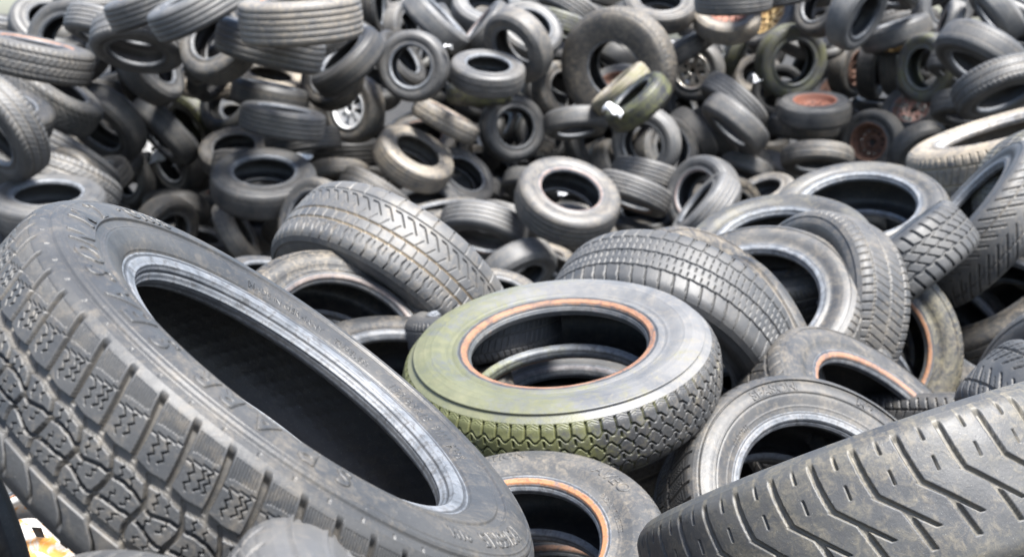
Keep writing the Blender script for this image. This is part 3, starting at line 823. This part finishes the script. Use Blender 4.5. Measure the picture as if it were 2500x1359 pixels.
# ease apart tyres that would run through each other, along the line of sight
def samples(c, n, size, w=.30, k=20):
    n = n/np.linalg.norm(n); a = np.cross(n, [.31, .9, .2]); a /= np.linalg.norm(a); b = np.cross(n, a)
    th = np.linspace(0, 2*np.pi, k, endpoint=False); R = size/2
    return np.concatenate([c+n*z*R*.5+(R*q)*(np.cos(th)[:, None]*a+np.sin(th)[:, None]*b) for z in (-1, 0, 1) for q in (.97, .72)])*1.0
def inside(P, c, n, size):
    n = n/np.linalg.norm(n); d = P-c; z = d@n; r = np.sqrt(np.maximum((d*d).sum(1)-z*z, 0)); R = size/2
    return ((np.abs(z) < .27*R)*1)*((r < .96*R)*(r > .64*R))
def shrink(c, n, size): return samples(c, n, size)
FIX = [(t_['pc'], t_['n'], t_['size']) for t_ in THINGS]
for it in range(40):
    moved = 0
    C_ = np.array([r['c'] for r in rows])
    for i in range(len(rows)):
        ri = rows[i]; near = np.where(((C_-ri['c'])**2).sum(1) < ((ri['size']+.7)*.75)**2)[0]
        Pi = samples(ri['c'], ri['nn'], ri['size'])
        for j in near:
            if j <= i: continue
            rj = rows[j]; Pj = samples(rj['c'], rj['nn'], rj['size'])
            k = inside(Pi, rj['c'], rj['nn'], rj['size']).sum()+inside(Pj, ri['c'], ri['nn'], ri['size']).sum()
            if k >= 2:
                di, dj = np.linalg.norm(ri['c']), np.linalg.norm(rj['c']); st = .006
                fi, fj = (ri, rj) if di > dj else (rj, ri)        # fi is the farther one
                for rr, sg in ((fi, 1), (fj, -1)):
                    nd = np.linalg.norm(rr['c'])*(1+sg*st); sz = rr['D']*nd/FPX
                    lim = (.42, .86) if rr['kind'] != 't' else (.9, 1.25)
                    if rr['D'] < 118: lim = (.34, .6)
                    if lim[0] < sz < lim[1]:
                        rr['c'] = rr['c']*(1+sg*st); rr['size'] = sz; moved += 1
    if not moved: break
LOOKT = dict(r='ribbed', b='blocky', s='worn', n='narrow', c='chevron', v='wide ribbed', t='huge truck')
for i, r in enumerate(rows):
    tn, ds = TONE[r['tone']]; ex = r['ex']; pr = dict(tone=tn*rng.uniform(.9, 1.12), dust=min(1, ds*rng.uniform(.7, 1.3)), moss=.0, groove_dust=.1)
    rim = ex if ex[0] == 'W' else None
    if ex == 'm': pr['moss'] = .8
    if rng.random() < .14: pr['rust'] = rng.uniform(.3, .9)
    t = place(r['kind'], r['c'], r['nn'], r['size'], '', sag=0 if rim else rng.uniform(-.035, .035), rim=rim, name='wheel' if rim else ('truck_tyre' if r['kind'] == 't' else 'tyre'), cat='wheel' if rim else 'tyre', **pr)
    t['row'] = r
    t['parts']['bead2']['tone'] = .45; t['parts']['bead']['tone'] = .75 if rng.random() < .6 else 1.2  # back beads toned darker to imitate shade inside the openings
if True:
    # fillers: tyres deeper in the heap, glimpsed in the gaps
    n0 = len(rows); base_rows = [r for r in rows if -60 < r['u'] < 2560 and r['v'] > -30]
    fill = []; rng2 = random.Random(11)
    order = sorted(base_rows, key=lambda r: -r['D'])
    allc = [(t_['pc'], t_['n'], t_['size']) for t_ in THINGS]
    AC = np.array([a[0] for a in allc])
    for r in order:
        if len(THINGS)+len(fill) >= 292: break
        for tries in range(30):
            g = r['c']*(1+rng2.uniform(.045, .10))+np.array([rng2.uniform(-.3, .3), rng2.uniform(-.30, .1), 0])
            n = np.array([rng2.gauss(0, 1), rng2.gauss(.6, .8), rng2.gauss(.3, .8)]); n /= np.linalg.norm(n)
            if n[2] < 0: n = -n
            s_ = rng2.uniform(.54, .62); Pg = samples(g, n, s_); ok = True
            for q in np.where(((AC-g)**2).sum(1) < .9)[0]:
                if inside(Pg, *allc[q]).sum()+inside(samples(*allc[q]), g, n, s_).sum() > 2: ok = False; break
            if ok:
                allc.append((g, n, s_)); AC = np.vstack([AC, g]); fill.append((g, n, s_)); break
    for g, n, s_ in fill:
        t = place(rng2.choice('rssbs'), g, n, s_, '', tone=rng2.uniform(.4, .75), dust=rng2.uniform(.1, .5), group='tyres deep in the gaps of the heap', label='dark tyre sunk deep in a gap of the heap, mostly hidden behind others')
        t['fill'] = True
# ---- deeper tyres under the near ones
for (u, v, ti, ph, d, s_, lab) in ((1100, 1010, 70, 90, 2.75, .6, 'dark tyre down in the gap left of the mossy centre tyre'),
    (1690, 1230, 60, 100, 2.75, .6, 'black tyre deep between the orange-ringed tyre and the lettered winter tyre'),
    (1820, 900, 70, 200, 3.1, .6, 'black tyre deep behind the right side of the mossy centre tyre'),
    (2320, 830, 60, 40, 4.1, .6, 'dark tyre glimpsed through the olive rust-edged tyre'),
    (2440, 780, 70, 120, 4.3, .58, 'dark tyre glimpsed through the hole at the right edge'),
    (850, 830, 76, 90, 3.6, .6, 'dull tyre glimpsed inside the dark black-holed tyre left of centre')):
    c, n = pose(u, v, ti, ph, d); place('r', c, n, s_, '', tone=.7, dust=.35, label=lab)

# ---- the mass of the heap behind and below: tyres nobody could count, one object
def lowpoly(R=.305, k=36):
    pr = [(.195, .07), (.215, .088), (.26, .096), (.292, .082), (.304, .06), (.305, .0)]
    pr = pr+[(a, -z) for a, z in pr[::-1][1:]]+[(.205, -.06), (.27, -.075), (.290, 0), (.27, .075), (.205, .06)]
    pr = np.array(pr); m = len(pr); th = np.linspace(0, 2*np.pi, k, endpoint=False)
    V = np.stack([pr[:, 0][:, None]*np.cos(th), pr[:, 0][:, None]*np.sin(th), np.repeat(pr[:, 1][:, None], k, 1)], -1).reshape(-1, 3)
    i = np.arange(m)[:, None]; i2 = (i+1) % m; j = np.arange(k)[None]; j2 = (j+1) % k
    return V, np.stack([i*k+j+0*j2, i2*k+j, i2*k+j2, i*k+j2], -1).reshape(-1, 4)
TV, TF = lowpoly(); rs = np.random.RandomState(5); VV = []; FF = []; cnt = 0
ALL = [(t_['pc'], t_['n'], t_['size']) for t_ in THINGS]; AC = np.array([a[0] for a in ALL]); mound = []
def surf(u, v):
    w = np.exp(-((U-u)/220)**2-((Vv-v)/110)**2)+1e-12; return float((w*np.array([np.linalg.norm(r['c']) for r in rows])).sum()/w.sum())
cands = []
for u in np.arange(-900, 3500, 54):
    for v in np.arange(-75, 640, 44):
        if u < 120 and v < 60: continue
        s0 = surf(min(max(u, 0), 2500), max(v, 0))
        for k in (1.03, 1.08, 1.16):
            cands.append((u+rs.uniform(-30, 30), v+rs.uniform(-25, 25), s0*k*rs.uniform(.985, 1.02)))
    for v, s0 in ((900, 4.1), (1000, 3.5), (1120, 3.1), (1300, 2.8)):
        if 500 < u < 2700: cands.append((u, v, s0*1.05))
for u, v, d in cands:
    g = ray(u, v)*d; nn = rs.normal(size=3)*[1, .8, .8]+[0, .5, .2]; nn /= np.linalg.norm(nn); s_ = rs.uniform(.52, .64)
    Pg = samples(g, nn, s_); bad = 0
    for q in np.where(((AC-g)**2).sum(1) < .42)[0]:
        bad += inside(Pg, *ALL[q]).sum()+inside(samples(*ALL[q]), g, nn, s_).sum()
        if bad > 3: break
    if bad > 3: continue
    ALL.append((g, nn, s_)); AC = np.vstack([AC, g])
    a = np.cross(nn, [.3, .9, .2]); a /= np.linalg.norm(a); b_ = np.cross(nn, a); Q = np.stack([a, b_, nn], 1)
    W_ = (TV*(s_/.61)) @ Q.T+g; VV.append(W_ @ CR.T+np.array([0, 0, CAM_H])); FF.append(TF+cnt*len(TV)); cnt += 1
VV = np.vstack(VV); FF = np.vstack(FF)
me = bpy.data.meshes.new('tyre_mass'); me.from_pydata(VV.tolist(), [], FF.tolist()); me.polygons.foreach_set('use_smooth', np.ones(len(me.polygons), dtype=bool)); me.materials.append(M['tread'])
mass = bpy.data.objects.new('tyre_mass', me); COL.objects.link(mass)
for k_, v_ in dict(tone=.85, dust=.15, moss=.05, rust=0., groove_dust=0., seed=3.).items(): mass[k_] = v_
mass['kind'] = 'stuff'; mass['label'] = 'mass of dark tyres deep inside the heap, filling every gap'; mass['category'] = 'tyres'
print('mass', cnt)

# ------------------------------------------------------------ names: where each tyre of the heap stands, by its landmarks
LM = [('the huge truck tyre', 1510, 140), ('the white-rimmed wheel', 845, 262), ('the rusty brown wheel', 2130, 350), ('the faded red wheel', 2240, 270),
      ('the mossy ring tyre', 1930, 150), ('the red-rimmed tyre', 1988, 262), ('the shiny alloy wheel', 1696, 172), ('the upright grey ring', 1010, 162),
      ('the big flat ribbed tyre', 735, 46), ('the cream tyre', 2400, 350), ('the brown oval ring', 1385, 470), ('the big pale arching tread', 930, 540),
      ('the grey oval-holed tyre', 645, 440), ('the white glint patch', 355, 365), ('the sky corner', 10, 5), ('the wide flat tyre', 2070, 480)]
DIR = ['right of', 'above and right of', 'above', 'above and left of', 'left of', 'below and left of', 'below', 'below and right of']
def look(r, t):
    ex = r['ex']; sh = {'g': 'grey', 'l': 'pale', 'd': 'dark', 'b': 'dusty brown', 'q': 'brown', 'c': 'cream-dusted'}[r['tone']]
    if ex == 'm': sh = 'mossy ' + sh
    if t['rim']:
        rn = dict(W1='white spoked', W2='deep rusty', W3='shiny alloy', W4='faded red', W5='gold rusty', W6='red', W7='rusty')[t['rim']]
        return 'wheel with %s rim' % rn
    if r['kind'] == 't': return 'huge brown truck tyre with small hole'
    k = LOOKT[r['kind']]
    if r['tilt'] < 36: return '%s %s ring facing out' % (sh, k)
    if r['tilt'] < 64: return '%s %s tyre with oval hole' % (sh, k) if not 200 < r['phi'] < 340 else '%s %s tyre tipped face down' % (sh, k)
    if 200 < r['phi'] < 340: return '%s %s tread arch' % (sh, k)
    if 45 < r['phi'] < 135: return '%s %s tyre lying on edge' % (sh, k) if r['tilt'] > 80 else '%s %s tyre lying flat' % (sh, k)
    return '%s %s tread standing' % (sh, k)
def cand(r):
    out = []
    for nm, lu, lv in LM:
        du, dv = r['u']-lu, lv-r['v']; d = math.hypot(du, dv)
        if d < 22: continue
        k = int(round(math.degrees(math.atan2(dv, du))/45)) % 8
        out.append((d, DIR[k], nm))
    return sorted(out)
far_t = [t for t in THINGS if 'row' in t]; groups = {}; used = set()
for t in far_t:
    r = t['row']; cs = cand(r); L0 = look(r, t); pick = None
    for d, dr, nm in cs[:3]:
        if (L0, dr, nm) not in groups: pick = (L0, dr, nm); break
    if pick is None: pick = (L0,)+cs[0][1:]
    groups.setdefault(pick, []).append(t)
for (L0, dr, nm), ts in groups.items():
    ts.sort(key=lambda t: t['row']['v'])
    for k, t in enumerate(ts):
        pre = '' if len(ts) == 1 else (('upper ', 'lower ')[k] if len(ts) == 2 else ('topmost ', 'middle ', 'lowest ', 'last ')[min(k, 3)])
        t['root']['label'] = '%s%s, %s %s' % (pre, L0, dr, nm)
special = {(866, 266): 'wheel with white spoked rim in a brown worn tyre, upper left of centre', (1510, 165): 'huge brown truck tyre standing at top centre right with a small hole',
           (2130, 347): 'wheel with deep rusty brown rim, left of the cream tyre', (2233, 275): 'wheel with faded red and grey rim, above the rusty brown wheel',
           (1930, 150): 'mossy green ring tyre facing out, upper right', (1988, 270): 'tyre lying flat with dull red rim, below the mossy ring tyre',
           (1696, 172): 'wheel with shiny many-spoked alloy rim, right of the huge truck tyre', (735, 46): 'big flat ribbed tyre lying on edge, dusty cream, top left of centre'}
for t in far_t:
    k = (int(t['row']['u']), int(t['row']['v']))
    if k in special: t['root']['label'] = special[k]
    t['root']['group'] = 'scrap tyres heaped behind' if not t['rim'] else 'scrap wheels in the heap'

# ------------------------------------------------------------ added white glint patches, and a loose stick
def tag(o, label, cat, group=None, kind=None):
    if label: o['label'] = label
    if cat: o['category'] = cat
    if group: o['group'] = group
    if kind: o['kind'] = kind
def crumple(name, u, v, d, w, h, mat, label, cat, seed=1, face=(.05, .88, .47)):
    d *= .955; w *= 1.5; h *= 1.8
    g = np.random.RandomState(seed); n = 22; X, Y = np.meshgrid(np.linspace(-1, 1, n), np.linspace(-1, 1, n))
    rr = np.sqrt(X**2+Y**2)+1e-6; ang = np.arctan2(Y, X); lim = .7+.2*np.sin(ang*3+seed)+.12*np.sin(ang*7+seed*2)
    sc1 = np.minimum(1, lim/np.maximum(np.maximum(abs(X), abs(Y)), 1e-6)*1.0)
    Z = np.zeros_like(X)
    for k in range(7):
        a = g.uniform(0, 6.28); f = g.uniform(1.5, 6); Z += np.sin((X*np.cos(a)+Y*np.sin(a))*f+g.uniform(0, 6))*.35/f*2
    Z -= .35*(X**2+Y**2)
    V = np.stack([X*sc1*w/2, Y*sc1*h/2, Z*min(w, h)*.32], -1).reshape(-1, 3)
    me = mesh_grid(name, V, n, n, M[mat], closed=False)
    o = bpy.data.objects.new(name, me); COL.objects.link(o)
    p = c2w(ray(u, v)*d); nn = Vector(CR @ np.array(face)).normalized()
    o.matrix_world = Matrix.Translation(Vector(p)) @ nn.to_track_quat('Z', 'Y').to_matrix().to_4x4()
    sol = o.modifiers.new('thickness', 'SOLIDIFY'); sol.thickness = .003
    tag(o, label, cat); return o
def dist_at(u, v, k=3):
    d = sorted((math.hypot(r['u']-u, r['v']-v), np.linalg.norm(r['c'])) for r in rows)[:k]; return sum(x[1] for x in d)/k
crumple('glint_patch', 345, 352, dist_at(345, 352)*.985, .20, .10, 'glint', 'crumpled white sheet imitating a sky glint between tyres at left', 'glint', 1)
crumple('glint_patch', 388, 372, dist_at(388, 372)*.985, .13, .14, 'glint', 'torn white strip imitating a sky glint, right of and below the crumpled sheet', 'glint', 2)
crumple('glint_patch', 440, 392, dist_at(440, 392)*.93, .10, .05, 'glint', 'small white patch imitating a glint on a tyre right of the torn strip', 'glint', 3)
crumple('glint_patch', 404, 319, dist_at(404, 319)*.96, .06, .06, 'glint', 'tiny white patch imitating a glint above the torn strip', 'glint', 4)
crumple('glint_patch', 745, 376, dist_at(745, 376)*.94, .09, .05, 'glint', 'white patch imitating a glint right of the oval-holed lying tyre', 'glint', 5)
crumple('glint_patch', 1473, 378, dist_at(1473, 378)*.96, .11, .10, 'glint', 'white lump imitating a glint inside the hole of a grey tyre mid-picture', 'glint', 6)
crumple('glint_patch', 1498, 268, dist_at(1498, 268)*.93, .11, .08, 'glint', 'white lump imitating a glint below the huge truck tyre', 'glint', 7)
crumple('glint_patch', 1643, 102, dist_at(1643, 102)*.97, .08, .03, 'glint', 'white sliver imitating a glint at the right shoulder of the truck tyre', 'glint', 8)
crumple('glint_patch', 1848, 190, dist_at(1848, 190)*.95, .06, .06, 'glint', 'white patch imitating a glint left of the mossy ring tyre', 'glint', 9)
crumple('glint_patch', 933, 94, dist_at(933, 94)*.95, .05, .04, 'glint', 'small bright patch imitating a glint left of the upright grey ring', 'glint', 10)
crumple('glint_patch', 1095, 113, dist_at(1095, 113)*.95, .05, .04, 'glint', 'small bright patch imitating a glint right of the upright grey ring', 'glint', 11)
crumple('glint_patch', 2077, 284, dist_at(2077, 284)*.95, .055, .04, 'glint', 'small bright patch imitating a glint right of the red-rimmed lying tyre', 'glint', 12)
crumple('glint_patch', 1378, 468, dist_at(1378, 468)*1.0, .12, .05, 'glint', 'white patch imitating a glint seen through the brown oval ring mid-picture', 'glint', 13)
# pale wooden stick on a ribbed tread
bm = bmesh.new(); bmesh.ops.create_cube(bm, size=1); bmesh.ops.scale(bm, vec=(.19, .022, .012), verts=bm.verts); bmesh.ops.bevel(bm, geom=bm.edges[:], offset=.004, segments=2)
for v_ in bm.verts: v_.co.y *= 1-.8*(v_.co.x+.09); v_.co.z += .08*v_.co.x**2*4
me = bpy.data.meshes.new('stick'); bm.to_mesh(me); bm.free(); me.materials.append(M['stick'])
o = bpy.data.objects.new('stick', me); COL.objects.link(o)
o.matrix_world = Matrix.Translation(Vector(c2w(ray(1583, 458)*dist_at(1583, 458)*.93))) @ CAMM.to_3x3().to_4x4() @ Matrix.Rotation(R_(-27), 4, 'Z')
tag(o, 'pale wooden stick lying on the grey ribbed treads mid-picture', 'stick')

# ------------------------------------------------------------ ground and an added mound, dark backing for the heap's gaps
allw = np.array([np.r_[c2w(a[0]), a[2]] for a in ALL])
gx = np.linspace(-16, 16, 129); gy = np.linspace(-4, 28, 129); GX, GY = np.meshgrid(gx, gy)
H = np.full(GX.shape, 0.0); 
d2 = (GX[..., None]-allw[:, 0])**2+(GY[..., None]-allw[:, 1])**2
r_ = np.sqrt(d2); cone = allw[:, 2]-1.0-allw[:, 3]*.5+0*r_; 
near = r_ < 1.1
low = np.where(near, cone, 1e9).min(-1)
far_ = (allw[:, 2]-1.15-allw[:, 3]*.5-.9*np.maximum(r_-1.0, 0)).max(-1)
H = np.where(low < 1e8, np.minimum(low, far_), far_)
H = np.maximum(H, 0)
for _ in range(3):
    Hp = np.pad(H, 1, mode='edge'); Hs = (Hp[:-2, 1:-1]+Hp[2:, 1:-1]+Hp[1:-1, :-2]+Hp[1:-1, 2:]+H*2)/6; H = np.minimum(Hs, np.where(low < 1e8, low, 1e9))
H = np.maximum(H, 0)-.0
edge = np.minimum.reduce([GX+16, 16-GX, GY+4, 28-GY]); H = np.where(edge < .3, -.3, H+.02)
V = np.stack([GX, GY, H], -1).reshape(-1, 3)
me = mesh_grid('backing_mound', V, 129, 129, M['soil'], closed=False); o = bpy.data.objects.new('backing_mound', me); COL.objects.link(o); tag(o, 'added dark mound backing the gaps in the heap of tyres', 'ground', kind='structure')
V = np.array([(-900, -900, 0), (900, -900, 0), (-900, 900, 0), (900, 900, 0)], float)
me = mesh_grid('ground', V, 2, 2, M['soil'], closed=False); o = bpy.data.objects.new('ground', me); COL.objects.link(o); tag(o, 'bare dark yard ground', 'ground', kind='structure')
print('things', len(THINGS))
